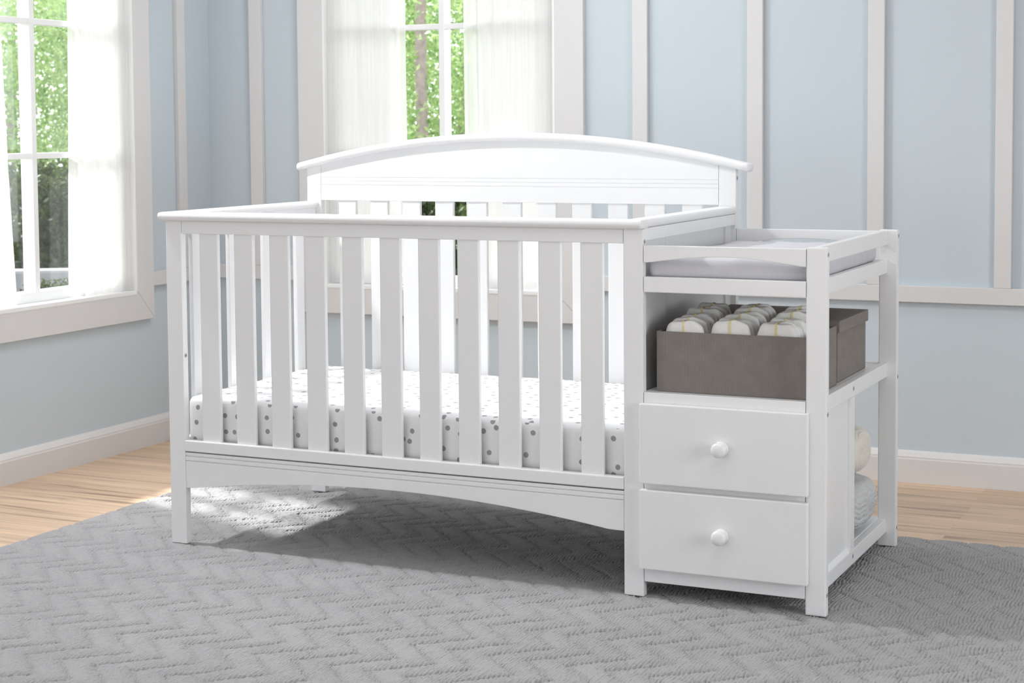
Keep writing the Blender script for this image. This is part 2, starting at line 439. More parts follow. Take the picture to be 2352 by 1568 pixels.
curtain('white sheer curtain in the left wall window, panel nearest the room corner', 'y',
        [((0.858, LY1 - e), (0.822, LY1 - e), 5, 0.013, 0.030), ((0.896, LY1 - e), (0.875, LY1 - e), 4, 0.008, 0.014), ((0.89, LY1 - e), (0.89, LY1 - e), 4, 0.006, 0.040)], 8)
curtain('white sheer curtain cut by the left edge of the photo', 'y',
        [((LY0 + e, 0.49), (LY0 + e, 0.555), 4, 0.009, 0.030), ((LY0 + e, 0.47), (LY0 + e, 0.535), 3, 0.008, 0.014)], 9)

# ================================================================== RUG
def make_rug():
    x0, x1, y0, y1, dx, dy = -0.402, 2.85, -1.50, 0.850, 0.00165, 0.0038
    nx, ny = int((x1 - x0) / dx) + 1, int((y1 - y0) / dy) + 1
    X, Y = np.meshgrid(np.linspace(x0, x1, nx, dtype=np.float32), np.linspace(y0, y1, ny, dtype=np.float32), indexing='ij')
    def smooth_noise(step):          # value noise on a coarse lattice, bilinear
        gx, gy = int((x1 - x0) / step) + 3, int((y1 - y0) / step) + 3
        G = rng.standard_normal((gx, gy)).astype(np.float32)
        fx, fy = (X - x0) / step, (Y - y0) / step
        ix, iy = fx.astype(int), fy.astype(int); fx = fx - ix; fy = fy - iy
        fx = fx * fx * (3 - 2 * fx); fy = fy * fy * (3 - 2 * fy)
        return (G[ix, iy] * (1 - fx) + G[ix + 1, iy] * fx) * (1 - fy) + (G[ix, iy + 1] * (1 - fx) + G[ix + 1, iy + 1] * fx) * fy
    wob = 0.0040 * smooth_noise(0.13) + 0.0015 * smooth_noise(0.04)
    per = 0.195
    # cords run along y; the zigzag steps from cord to cord
    pitch = 0.0078
    xc = X + wob
    ci = np.floor(xc / pitch); t = xc / pitch - ci
    crand = np.sin(ci * 12.9898) * 43758.5453; crand = crand - np.floor(crand)
    ph = ((Y + 0.006 * (crand - 0.5) + 0.5445) / per) % 1.0
    up = ph < 0.5
    tri = np.where(up, ph * 2, 2 - ph * 2) * 0.103
    sx = np.where(up, (ci + 0.5) * pitch, xc)              # stepped on one limb, straight on the other
    s = ((sx - 0.758 - tri) / 0.0905) % 1.0
    dist = np.minimum(s, 1 - s) * 0.0905 * 0.72
    groove = np.exp(-(dist / 0.0060) ** 2) * np.where(up, 1.0, 0.22)
    Z = -0.0100 * groove - 0.0034 * s * np.where(up, 1.0, 0.6) + 0.0016 * np.sin(s * PI)
    Z = Z + 0.0042 * (np.sqrt(np.maximum(0.0, 1 - (2 * t - 1) ** 2)) - 1.0)
    Z = Z + 0.0006 * np.sin(2 * PI * (Y / 0.0125 + crand)) + 0.0009 * smooth_noise(0.006) + 0.0005 * smooth_noise(0.05)
    ed = np.minimum(np.minimum(X - x0, x1 - X), np.minimum(Y - y0, y1 - Y))
    Z = np.minimum(Z + 0.0006, 0.0) - 0.0065 * np.clip(1 - ed / 0.012, 0, 1) ** 2
    Z = np.maximum(Z, FZ + 0.0008)
    Xe = X + 0.002 * np.sin(Y * 60) * (ed < 0.004); Ye = Y + 0.0015 * np.sin(X * 70) * (ed < 0.004)
    V = np.stack([Xe, Ye, Z], -1).reshape(-1, 3)
    idx = np.arange(nx * ny).reshape(nx, ny)
    F = np.stack([idx[:-1, :-1], idx[1:, :-1], idx[1:, 1:], idx[:-1, 1:]], -1).reshape(-1, 4)
    # underside and rim
    bot = np.array([[x0, y0, FZ + 0.0004], [x1, y0, FZ + 0.0004], [x1, y1, FZ + 0.0004], [x0, y1, FZ + 0.0004]])
    nb = len(V); V = np.vstack([V, bot]); F = np.vstack([F, [[nb + 3, nb + 2, nb + 1, nb]]])
    me = bpy.data.meshes.new('area_rug')
    me.vertices.add(len(V)); me.vertices.foreach_set('co', V.astype(np.float32).ravel())
    me.loops.add(F.size); me.loops.foreach_set('vertex_index', F.astype(np.int32).ravel())
    me.polygons.add(len(F)); me.polygons.foreach_set('loop_start', np.arange(0, F.size, 4, dtype=np.int32))
    me.polygons.foreach_set('use_smooth', np.ones(len(F), dtype=bool))
    me.update(calc_edges=True); me.validate()
    me.materials.append(M['rug'])
    o = bpy.data.objects.new('area_rug', me); col.objects.link(o)
    return tag(o, 'large grey textured rug with a raised zigzag pattern under the crib', 'rug')
make_rug()

# ================================================================== CRIB WITH CHANGER
crib = thing('convertible_crib', 'white wooden crib with arched headboard and attached changing table', 'crib', (W / 2, D / 2, 0))
wh = M['white']
def cp(name, bm, mat=wh, smooth=False, parent=None): return obj(name, bm, mat, parent or crib, smooth)
def bolt(parent, x, y, z, sx=1):
    b = bmesh.new(); add_disc(b, (x - (0.001 if sx > 0 else 0.0009), y, z), 'x', 0.0058, 0.0019, 18, 0.0004)
    o = obj('bolt', b, M['metal'], parent)
    f = max((p for p in o.data.polygons if p.normal.x > 0.9), key=lambda p: p.area)
    bb = bmesh.new(); bb.from_mesh(o.data); bb.faces.ensure_lookup_table()
    r = bmesh.ops.inset_individual(bb, faces=[bb.faces[f.index]], thickness=0.0030, depth=-0.0003)
    bb.faces.ensure_lookup_table(); bb.faces[f.index].material_index = 1
    bb.to_mesh(o.data); bb.free(); o.data.materials.append(M['dark'])
    return o
# --- posts
ZC = 0.8678
p_fl = cp('post', B((0, PW, 0, T, 0.0005, ZC))); p_fr = cp('post', B((W - PW, W, 0, T, 0.0005, ZC)))
HZ0 = 1.0005
p_rl = cp('post', B((0, PW, D - T, D, 0.0005, HZ0))); p_rr = cp('post', B((W - PW, W, D - T, D, 0.0005, HZ0)))
bolt(p_fl, PW, 0.011, 0.507); bolt(p_fr, W, 0.011, 0.838); bolt(p_rr, W, D - 0.011, 0.966); bolt(p_fl, PW, 0.011, 0.2)
# --- front gate
def bullnose(yc, zc, w, h, n=10):
    pts = []
    r = h / 2
    for i in range(n + 1):
        a = -PI / 2 - PI * i / n
        pts.append((yc - w / 2 + r + r * math.cos(a), zc + r * math.sin(a)))
    for i in range(n + 1):
        a = PI / 2 - PI * i / n
        pts.append((yc + w / 2 - r + r * math.cos(a), zc + r * math.sin(a)))
    return pts
bm = bmesh.new(); add_prism(bm, bullnose(0.011, 0.8786, 0.056, 0.0222), 'x', -0.016, W + 0.001, 0.006)
cp('top_cap', bm, smooth=False)
cp('top_rail', B((PW + 0.0006, W - PW - 0.0006, 0.0012, 0.0195, 0.8332, ZC - 0.0005)))
cp('lower_rail', B((PW + 0.0006, W - PW - 0.0006, -0.002, 0.021, 0.2513, 0.2812), bev=0.003))
for k in range(11):
    x = 0.1029 + 0.10898 * k
    cp('slat', B((x, x + 0.0577, 0.0055, 0.0180, 0.2800, 0.8345), bev=0.0025))
# apron with an arched lower edge and two grooves
def apron_z(x):
    t = (x - 0.668) / 0.600
    return max(0.1525, 0.1968 - 0.0443 * t * t)
xs = [PW + 0.0006 + (W - 2 * PW - 0.0012) * i / 60 for i in range(61)]
def band(z0f, z1f, y0):
    pts = [(x, z0f(x)) for x in xs] + [(x, z1f(x)) for x in reversed(xs)]
    b = bmesh.new(); add_prism(b, pts, 'y', y0, 0.019, 0.0012); return b
bm = band(lambda x: 0.2395, lambda x: 0.2480, 0.0010)
for f in ((lambda x: 0.2270, lambda x: 0.2375), (apron_z, lambda x: 0.2250)):
    pts = [(x, f[0](x)) for x in xs] + [(x, f[1](x)) for x in reversed(xs)]
    add_prism(bm, pts, 'y', 0.0010, 0.019, 0.0012)
add_box(bm, PW + 0.001, W - PW - 0.001, 0.0045, 0.0185, 0.21, 0.246)
cp('apron', bm)
# --- headboard
def arch(x):
    t = (x - 0.681) / 0.690
    return 1.0690 - 0.0830 * abs(t) ** 2.0
hx = [-0.024 + (1.3852 + 0.024) * i / 64 for i in range(65)]
bm = bmesh.new()
prof = bullnose(0, 0, 0.056, 0.0235, 6)
rings = []
for x in hx:
    rings.append([bm.verts.new((x, D - T / 2 + py, arch(x) + 0.0118 + pz)) for py, pz in prof])
n = len(prof)
for A, Bq in zip(rings, rings[1:]):
    for i in range(n): bm.faces.new((A[i], A[(i + 1) % n], Bq[(i + 1) % n], Bq[i]))
for ring, sgn in ((rings[0], -1), (rings[-1], 1)):     # rounded ends
    prev = ring
    cen = Vector((0, 0, 0))
    for v in ring: cen += v.co
    cen /= n
    for k in range(1, 5):
        a = PI / 2 * k / 4
        cur = [bm.verts.new(cen + (v.co - cen) * max(0.02, math.cos(a)) + Vector((sgn * 0.0095 * math.sin(a), 0, 0))) for v in ring] if k < 4 else None
        if cur is None:
            tip = bm.verts.new(cen + Vector((sgn * 0.0095, 0, 0)))
            for i in range(n): bm.faces.new((prev[i], prev[(i + 1) % n], tip))
        else:
            for i in range(n): bm.faces.new((prev[i], prev[(i + 1) % n], cur[(i + 1) % n], cur[i]))
            prev = cur
bmesh.ops.recalc_face_normals(bm, faces=bm.faces)
cp('headboard_cap', bm, smooth=True)
hxs = [PW + 0.0006 + (W - 2 * PW - 0.0012) * i / 50 for i in range(51)]
bm = bmesh.new()
ya, yb = D - T + 0.0006, D - 0.003
add_prism(bm, [(hxs[0], 0.9630), (hxs[-1], 0.9618)] + [(x, arch(x) + 0.002) for x in reversed(hxs)], 'y', ya, yb, 0.001)
add_prism(bm, [(hxs[0], 0.9517), (hxs[-1], 0.9502), (hxs[-1], 0.9612), (hxs[0], 0.9624)], 'y', ya, yb, 0.001)
add_prism(bm, [(hxs[0], 0.9405), (hxs[-1], 0.9388), (hxs[-1], 0.9496), (hxs[0], 0.9511)], 'y', ya, yb, 0.001)
add_box(bm, hxs[0], hxs[-1], ya + 0.0011, yb - 0.002, 0.930, 0.975)
cp('headboard_panel', bm)
cp('back_rail', B((hxs[0], hxs[-1], ya - 0.0005, yb, 0.8930, 0.9385), bev=0.0012))
cp('back_rail', B((hxs[0], hxs[-1], ya, yb, 0.2513, 0.2812)))
for k in range(11):
    x = 0.1076 + 0.1090 * k
    cp('slat', B((x, x + 0.0595, D - T + 0.0035, D - 0.006, 0.2800, 0.8945), bev=0.0025))
# --- left end: slatted
for p in ((-0.014, 0.040),):
    bm = bmesh.new(); add_prism(bm, bullnose((p[0] + p[1]) / 2, 0.8800, p[1] - p[0], 0.0200, 6), 'y', 0.030, D - T - 0.0005)
    cp('side_cap', bm)
cp('side_rail', B((0.008, 0.030, T + 0.0005, D - T - 0.0005, 0.8300, 0.8705)))
cp('side_rail', B((0.008, 0.030, T + 0.0005, D - T - 0.0005, 0.2513, 0.2812)))
for k in range(7):
    y = 0.0825 + 0.0872 * k
    cp('slat', B((0.0125, 0.0255, y, y + 0.042, 0.28, 0.832), bev=0.0025))
# --- right end: solid panel facing the changer
bm = bmesh.new(); add_prism(bm, bullnose(W - 0.025, 0.8792, 0.054, 0.0212, 6), 'y', 0.030, D - T - 0.0005)
cp('side_cap', bm)
cp('side_rail', B((W - 0.030, W - 0.002, T + 0.0005, D - T - 0.0005, 0.8390, 0.8690)))
bm = B((W - 0.032, W - 0.020, T, 0.2105, 0.12, 0.842), (W - 0.032, W - 0.020, 0.2125, D - T - 0.045, 0.12, 0.842), bev=0.001)
add_box(bm, W - 0.030, W - 0.022, 0.2095, 0.2135, 0.12, 0.84)
cp('side_panel', bm)
cp('side_stile', B((W - 0.032, W - 0.014, D - T - 0.045, D - T, 0.12, 0.8395), bev=0.0015))
cp('mattress_support', B((0.034, W - 0.036, 0.024, D - T - 0.003, 0.247, 0.261)))
# --- changer posts, rails
ZT = 0.834
PW2 = 0.0482
cf = cp('changer_post', B((W2 - PW2, W2, 0, T, 0.0005, ZT), bev=0.004)); cr_ = cp('changer_post', B((W2 - PW2, W2, D - T, D, 0.0005, ZT), bev=0.003))
for z in (0.8178, 0.459, 0.0491): bolt(cf, W2, 0.0085, z)
for z in (0.8176, 0.449, 0.050): bolt(cr_, W2, D - 0.011, z)
CX0, CX1 = W + 0.0010, W2 - PW2 - 0.0006
def arched_rail(y0, y1):
    xs_ = [CX0 + (CX1 - CX0) * i / 40 for i in range(41)]
    def zb(x):
        t = (x - CX0) / (CX1 - CX0)
        q = math.sin(PI * min(1, max(0, (t - 0.03) / 0.94)))
        return 0.7903 + 0.0165 * q
    b = bmesh.new(); add_prism(b, [(x, zb(x)) for x in xs_] + [(CX1, 0.8302), (CX0, 0.8298)], 'y', y0, y1, 0.0015); return b
cp('guard_rail', arched_rail(0.0003, 0.0190)); cp('guard_rail', arched_rail(D - T + 0.0003, D - 0.002))
SX0, SX1 = 1.7455, 1.7645
cp('guard_rail', B((SX0, SX1, T + 0.0003, D - T - 0.0003, 0.7945, 0.8325)))
for z0, z1 in ((0.7210, 0.7570), (0.4485, 0.4862), (0.0366, 0.0727)):
    cp('cross_rail', B((CX0, CX1, 0.0003, 0.0190, z0, z1))); cp('cross_rail', B((CX0, CX1, D - T + 0.0003, D - 0.002, z0, z1)))
    r = cp('cross_rail', B((SX0, SX1, T + 0.0003, D - T - 0.0003, z0, z1)))
    if z0 < 0.7: bolt(r, SX1, 0.352, z0 + 0.020)
cp('shelf', B((W - 0.012, SX0 - 0.0005, T - 0.002, D - T + 0.001, 0.7330, 0.7480)))
cp('shelf', B((W - 0.012, SX0 - 0.0005, T - 0.002, D - T + 0.001, 0.4655, 0.4822)))
cp('shelf', B((W - 0.012, SX0 - 0.0005, T - 0.002, D - T + 0.001, 0.0540, 0.0745)))
# cabinet around the drawers
cp('cabinet_side', B((SX0 - 0.002, SX0 + 0.0100, T, 0.3285, 0.0730, 0.4483), bev=0.0008))
cp('cabinet_stile', B((SX0 - 0.002, SX1 - 0.0005, 0.3275, 0.3690, 0.0730, 0.4483)))
bm = bmesh.new()                                                  # bevelled beads round the recessed panel
add_prism(bm, [(SX0 + 0.0095, 0.0722), (SX1 - 0.002, 0.0722), (SX0 + 0.0095, 0.0830)], 'y', T, 0.3275)
cp('panel_bead', bm)
cp('cabinet_back', B((W - 0.012, SX0 - 0.006, 0.3310, 0.3430, 0.0745, 0.4655)))
cp('drawer_divider', B((CX0, CX1, 0.0010, 0.0190, 0.2560, 0.2790)))
for z0, z1 in ((0.2742, 0.4617), (0.0716, 0.2594)):
    d = obj('drawer', B((1.3497, 1.7508, -0.0190, -0.0006, z0, z1), bev=0.0025), wh, crib)
    zc = (z0 + z1) / 2 + 0.0015
    k = bmesh.new()
    add_lathe_y(k, (1.5505, -0.0190, zc), [(0.0, 0.0), (0.0150, 0.0), (0.0175, -0.0012), (0.0178, -0.0036), (0.0160, -0.0052), (0.0105, -0.0070), (0.0098, -0.0110), (0.0128, -0.0150),
                                           (0.0168, -0.0185), (0.0178, -0.0222), (0.0168, -0.0258), (0.0128, -0.0288), (0.0070, -0.0302), (0.0, -0.0306)])
    obj('knob', k, wh, d, smooth=True)

# ================================================================== SOFT THINGS
def soft_block(x0, x1, y0, y1, z0, z1, r, seg=5, grid=0.03, bulge=0.0, amp=0.0, seed=0, bottom_r=None):
    """rounded block with a fine grid, slightly domed and wrinkled"""
    bm = bmesh.new()
    nx, ny, nz = max(2, int((x1 - x0) / grid)), max(2, int((y1 - y0) / grid)), max(2, int((z1 - z0) / grid))
    bmesh.ops.create_cube(bm, size=1.0)
    def cuts(axis, nseg):
        for i in range(1, nseg):
            co = Vector((0, 0, 0)); co[axis] = -0.5 + i / nseg
            no = Vector((0, 0, 0)); no[axis] = 1
            bmesh.ops.bisect_plane(bm, geom=bm.verts[:] + bm.edges[:] + bm.faces[:], plane_co=co, plane_no=no)
    for a, nseg in ((0, nx), (1, ny), (2, nz)): cuts(a, nseg)
    c = Vector(((x0 + x1) / 2, (y0 + y1) / 2, (z0 + z1) / 2)); h = Vector(((x1 - x0) / 2, (y1 - y0) / 2, (z1 - z0) / 2))
    for v in bm.verts:
        p = Vector((v.co.x * 2 * h.x, v.co.y * 2 * h.y, v.co.z * 2 * h.z))
        q = Vector((max(-h.x + r, min(h.x - r, p.x)), max(-h.y + r, min(h.y - r, p.y)), max(-h.z + r, min(h.z - r, p.z))))
        d = p - q
        if d.length > 1e-9:
            m = max(abs(d.x), abs(d.y), abs(d.z))
            p = q + d.normalized() * m
        if bulge and p.z > 0:
            p.z += bulge * (1 - (p.x / h.x) ** 2) * (1 - (p.y / h.y) ** 2)
        w = c + p
        if amp:
            nn = noise.noise_vector(w * 14 + Vector((seed, 0, 0))) * amp + noise.noise_vector(w * 45 + Vector((seed, 3, 0))) * amp * 0.35
            w = w + Vector((nn.x * 0.4, nn.y * 0.4, nn.z * (0.0 if p.z < -h.z * 0.8 else 1)))
        v.co = w
    bmesh.ops.recalc_face_normals(bm, faces=bm.faces)
    return bm
mt = thing('crib_mattress', 'crib mattress under a white fitted sheet with grey polka dots', 'mattress', (0.68, 0.36, 0.262))
obj('mattress_core', soft_block(0.042, 1.312, 0.036, 0.700, 0.2615, 0.372, 0.02, grid=0.05), M['core'], mt, smooth=True)
obj('fitted_sheet', soft_block(0.036, 1.316, 0.030, 0.706, 0.2640, 0.3930, 0.018, grid=0.012, bulge=0.006, amp=0.0022, seed=4), M['dots'], mt, smooth=True, uv=True)

pad = obj('changing_pad', soft_block(1.3555, 1.7440, 0.0215, 0.690, 0.7483, 0.7990, 0.020, grid=0.011, bulge=0.004, amp=0.004, seed=9), M['pad'], smooth=True, loc=(1.55, 0.36, 0.748))
tag(pad, 'grey plush changing pad lying on top of the changing table', 'changing pad')

# open fabric bin with its diapers
bk = thing('storage_bin', 'open grey woven fabric bin filled with diapers on the shelf', 'storage bin', (1.551, 0.175, 0.4824))
bx0, bx1, by0, by1, bz0, bz1, bt = 1.3685, 1.7340, 0.050, 0.306, 0.4826, 0.6250, 0.004
bm = bmesh.new()
add_box(bm, bx0, bx1, by0, by0 + bt, bz0, bz1, 0.0012); add_box(bm, bx0, bx1, by1 - bt, by1, bz0, bz1, 0.0012)
add_box(bm, bx0, bx0 + bt, by0 + bt, by1 - bt, bz0, bz1, 0.0012); add_box(bm, bx1 - bt, bx1, by0 + bt, by1 - bt, bz0, bz1, 0.0012)
add_box(bm, bx0 + bt, bx1 - bt, by0 + bt, by1 - bt, bz0, bz0 + bt)
obj('bin_body', bm, M['weave'], bk, uv=True)
bx = thing('storage_box', 'closed grey woven fabric box with lid behind the diaper bin', 'storage box', (1.55, 0.478, 0.4824))
bm = bmesh.new(); add_box(bm, 1.372, 1.7295, 0.3345, 0.6215, 0.4826, 0.628, 0.0025); obj('box_body', bm, M['weave'], bx, uv=True)
bm = bmesh.new()
add_box(bm, 1.3665, 1.7350, 0.3290, 0.6265, 0.6285, 0.6335, 0.0018)
add_box(bm, 1.3665, 1.7350, 0.3290, 0.3335, 0.6045, 0.6310, 0.0015); add_box(bm, 1.3665, 1.7350, 0.6225, 0.6265, 0.6045, 0.6310, 0.0015)
add_box(bm, 1.3665, 1.3710, 0.3300, 0.6255, 0.6045, 0.6310, 0.0015); add_box(bm, 1.7305, 1.7350, 0.3300, 0.6255, 0.6045, 0.6310, 0.0015)
obj('box_lid', bm, M['weave'], bx, uv=True)

def spow(v, e): return math.copysign(abs(v) ** e, v)
DA, DB, DC = 0.0530, 0.0122, 0.083
def diaper_point(u, v):
    cv, sv = spow(max(0.0, math.cos(v)), 0.32), spow(math.sin(v), 0.36)
    tp = 1.0 - 0.15 * max(0.0, sv - 0.2) / 0.8
    x = DA * cv * spow(math.cos(u), 0.5) * tp
    y = DB * cv ** 0.7 * spow(math.sin(u), 0.8)
    return Vector((x, y, DC * sv + (0.0035 * (1 - (x / DA) ** 2) if sv > 0.5 else 0.0)))
def diaper_meshes():
    out = []
    for s in range(3):
        nu, nv = 40, 26
        bm = bmesh.new(); rows = []
        for j in range(nv + 1):
            v = -PI / 2 + PI * j / nv
            if j in (0, nv): rows.append([bm.verts.new((0, 0, DC * (1 if j else -1)))]); continue
            row = []
            for i in range(nu):
                p = diaper_point(2 * PI * i / nu, v)
                q = noise.noise_vector(p * 42 + Vector((s * 7.3, 0, 0)))
                p = p + Vector((q.x * 0.0012, 0, q.z * 0.0040)) if p.z > 0 else p
                p.y = max(-DB, min(DB, p.y + q.y * 0.0018))
                row.append(bm.verts.new(p))
            rows.append(row)
        for a, b in zip(rows, rows[1:]):
            for i in range(nu):
                j = (i + 1) % nu
                if len(a) == 1: bm.faces.new((a[0], b[j], b[i]))
                elif len(b) == 1: bm.faces.new((a[i], a[j], b[0]))
                else: bm.faces.new((a[i], a[j], b[j], b[i]))
        bmesh.ops.recalc_face_normals(bm, faces=bm.faces)
        me = bpy.data.meshes.new('diaper'); bm.to_mesh(me); bm.free(); me.materials.append(M['diaper'])
        me.polygons.foreach_set('use_smooth', [True] * len(me.polygons))
        out.append(me)
    bm = bmesh.new(); prev = None; w = 0.0025
    for j in range(34):
        v = -0.4 + (PI / 2 + 0.4 + 0.5) * j / 33
        vv = v if v <= PI / 2 else PI - v
        p = diaper_point(-PI / 2 if v <= PI / 2 else PI / 2, vv)
        y = p.y - (0.0009 if v <= PI / 2 else -0.0009) * abs(math.cos(vv)) ** 0.3
        z = p.z + 0.0007 * max(0, math.sin(vv)) ** 6 + 0.0003
        cur = [bm.verts.new((-w, y, z)), bm.verts.new((w, y, z))]
        if prev: bm.faces.new((prev[0], prev[1], cur[1], cur[0]))
        prev = cur
    sm = bpy.data.meshes.new('wetness_stripe'); bm.to_mesh(sm); bm.free(); sm.materials.append(M['stripe'])
    return out, sm
dms, stripe_me = diaper_meshes()
ords = ['front', 'second', 'third', 'fourth', 'fifth', 'sixth', 'seventh', 'eighth', 'rearmost']
for cidx, (cx, cname) in enumerate(((1.4335, 'left'), (1.5445, 'middle'), (1.6545, 'right'))):
    for k in range(9):
        o = bpy.data.objects.new('diaper', dms[(k + cidx) % 3]); col.objects.link(o)
        y = 0.0715 + 0.0266 * k
        zt = (0.651, 0.654, 0.651, 0.658, 0.655, 0.663, 0.664, 0.668, 0.670)[k] - 0.003 + random.uniform(-0.004, 0.004) + (0.002 if cidx == 1 else 0)
        sz = (zt - 0.4870) / (2 * DC)
        o.scale = (1, 1, sz); o.location = (cx + random.uniform(-0.0012, 0.0012), y, 0.4870 + DC * sz)
        o.rotation_euler = (random.uniform(-0.004, 0.004), random.uniform(-0.016, 0.022), 0)
        pos = ords[k] + (' diaper' if k in (0, 8) else ' diaper from the front')
        tag(o, 'folded white %s in the %s row of the grey fabric bin' % (pos, cname), 'diaper', 'diapers in the fabric bin')
        s = bpy.data.objects.new('wetness_stripe', stripe_me); col.objects.link(s); s.parent = o
        s['label'] = 'yellow stripe'

# blankets in the open lower compartment
def roll(x0, x1, y0, y1, z0, z1, seed, lumps, stitch):
    bm = bmesh.new()
    nu, nv = 260, 170
    c = Vector(((x0 + x1) / 2, (y0 + y1) / 2, (z0 + z1) / 2)); h = ((x1 - x0) / 2, (y1 - y0) / 2, (z1 - z0) / 2)
    rows = []
    for j in range(nv + 1):
        a = -PI / 2 + PI * j / nv
        row = []
        for i in range(nu):
            t = 2 * PI * i / nu
            ca = abs(math.cos(a)) ** 0.40
            d = Vector((spow(math.sin(a), 0.60), ca * spow(math.cos(t), 0.85), ca * spow(math.sin(t), 0.75)))
            p = Vector((h[0] * d.x, h[1] * d.y, h[2] * d.z))
            q = noise.noise_vector((c + p) * 16 + Vector((seed, 0, 0)))
            kn = 0.0
            if stitch == 'chunky':          # plump V stitches in slanting rows
                u = p.y * 215 + p.x * 110; w = p.z * 240 + p.x * 120
                kn = 0.0042 * (abs(math.sin(u + 0.9 * math.sin(w))) * abs(math.cos(w + 0.5 * math.sin(u * 0.5))) - 0.5)
            else:                           # fine ribs following the fold
                kn = 0.0018 * (abs(math.sin(math.hypot(p.y, p.z * 1.5) * 340)) - 0.5)
            p = p + Vector((q.x, q.y, q.z)) * lumps * (1 if p.z > -h[2] * 0.7 else 0)
            n_ = Vector((d.x / h[0], d.y / h[1], d.z / h[2])).normalized()
            if p.z + kn * n_.z > -h[2]: p = p + n_ * kn
            row.append(bm.verts.new(c + p))
        rows.append(row)
    for a_, b_ in zip(rows, rows[1:]):
        for i in range(nu):
            k = (i + 1) % nu; bm.faces.new((a_[i], a_[k], b_[k], b_[i]))
    bmesh.ops.remove_doubles(bm, verts=bm.verts, dist=0.0002)
    bmesh.ops.recalc_face_normals(bm, faces=bm.faces)
    return bm
g = obj('knit_blanket', roll(1.375, 1.759, 0.380, 0.7085, 0.0770, 0.2150, 2, 0.003, 'chunky'), M['knit'], smooth=True, loc=(1.56, 0.53, 0.077))
tag(g, 'rolled grey chunky knit blanket on the lowest open shelf', 'blanket', 'rolled blankets in the open cubby')
g = obj('knit_blanket', roll(1.375, 1.754, 0.380, 0.655, 0.2190, 0.3480, 6, 0.002, 'rib'), M['cream'], smooth=True, loc=(1.56, 0.50, 0.219))
tag(g, 'rolled cream knit blanket stacked on the grey knit blanket', 'blanket', 'rolled blankets in the open cubby')

# ================================================================== GARDEN SEEN THROUGH THE WINDOWS
struct('ground', B((-30, XW - TH - 0.6, -8, 30, -0.55, -0.45), (XW - TH - 0.6, 12, YW + TH + 0.6, 30, -0.55, -0.45), bev=0), M['soil'])
def leaf_mesh(name, n, rad, mat, size, seed, clumps=40):
    r = np.random.default_rng(seed)
    cc = r.standard_normal((clumps, 3)); cc /= np.linalg.norm(cc, axis=1)[:, None]
    cc *= (r.random((clumps, 1)) ** 0.4) * np.array(rad)
    which = r.integers(0, clumps, n)
    off = np.clip(r.standard_normal((n, 3)), -1.7, 1.7) * np.array(rad) * 0.105
    P = cc[which] + off
    a = r.standard_normal((n, 3)); a /= np.linalg.norm(a, axis=1)[:, None]
    b = r.standard_normal((n, 3)); b -= a * (a * b).sum(1)[:, None]; b /= np.linalg.norm(b, axis=1)[:, None]
    s = size * (0.6 + 0.8 * r.random((n, 1)))
    c = np.cross(a, b)
    V = np.stack([P - a * s, P + b * s * 0.45 + c * s * 0.12, P + a * s, P - b * s * 0.45 + c * s * 0.12], 1).reshape(-1, 3)
    F = np.arange(4 * n).reshape(-1, 4)
    me = bpy.data.meshes.new(name)
    me.vertices.add(4 * n); me.vertices.foreach_set('co', V.astype(np.float32).ravel())
    me.loops.add(4 * n); me.loops.foreach_set('vertex_index', F.astype(np.int32).ravel())
    me.polygons.add(n); me.polygons.foreach_set('loop_start', np.arange(0, 4 * n, 4, dtype=np.int32))
    me.update(calc_edges=True); me.materials.append(mat)
    return me
crowns = [leaf_mesh('crown', 52000, (1.5, 1.5, 1.9), M['leaf_light'], 0.021, 1, 110), leaf_mesh('crown', 42000, (1.6, 1.6, 1.8), M['leaf_mid'], 0.023, 2, 90)]
shrubm = leaf_mesh('foliage', 34000, (0.95, 0.95, 0.62), M['leaf_shaded'], 0.022, 3, 70)
def trunk_mesh(h, r, lean, seed):
    rr = random.Random(seed); bm = bmesh.new(); n = 12; prev = None
    for j in range(15):
        t = j / 14
        cx = lean * t + 0.04 * math.sin(5 * t + seed); cy = 0.03 * math.cos(4 * t + seed); ra = r * (1 - 0.45 * t) * (1.25 if j == 0 else 1)
        cur = [bm.verts.new((cx + ra * math.cos(2 * PI * i / n) * rr.uniform(0.9, 1.1), cy + ra * math.sin(2 * PI * i / n) * rr.uniform(0.9, 1.1), h * t)) for i in range(n)]
        if prev:
            for i in range(n): bm.faces.new((prev[i], prev[(i + 1) % n], cur[(i + 1) % n], cur[i]))
        prev = cur
    bm.faces.new(prev)
    return bm
TREES = [((-2.75, 7.35), 0, 2.0, 1.0, 'bright green tree with a slim pale stem outside the crib window'),
         ((-7.6, 8.0), 0, 2.0, 1.05, 'bright green tree straight beyond the left wall window'),
         ((-5.1, 11.9), 1, 1.9, 1.3, 'mid green tree far behind the crib window'),
         ((-10.6, 11.6), 1, 1.9, 1.4, 'mid green tree far behind the left wall window')]
for i, ((x, y), kind, zc, sca, lab) in enumerate(TREES):
    t = thing('garden_tree', lab, 'tree', (x, y, -0.45), 'garden trees')
    c = bpy.data.objects.new('crown', crowns[kind]); col.objects.link(c); c.parent = t
    c.location = (0, 0, zc + 0.45); c.rotation_euler = (0, 0, i * 1.3); c.scale = (sca,) * 3
    tb = trunk_mesh(3.4, 0.075, 0.15 * (-1) ** i, i); bmesh.ops.translate(tb, verts=tb.verts, vec=t.location); obj('trunk', tb, M['bark'], t)
    if i == 0:                                                     # its second, slimmer stem
        tb = trunk_mesh(3.6, 0.05, -0.1, 21); bmesh.ops.translate(tb, verts=tb.verts, vec=(-2.40, 6.15, -0.45)); obj('trunk', tb, M['bark'], t)
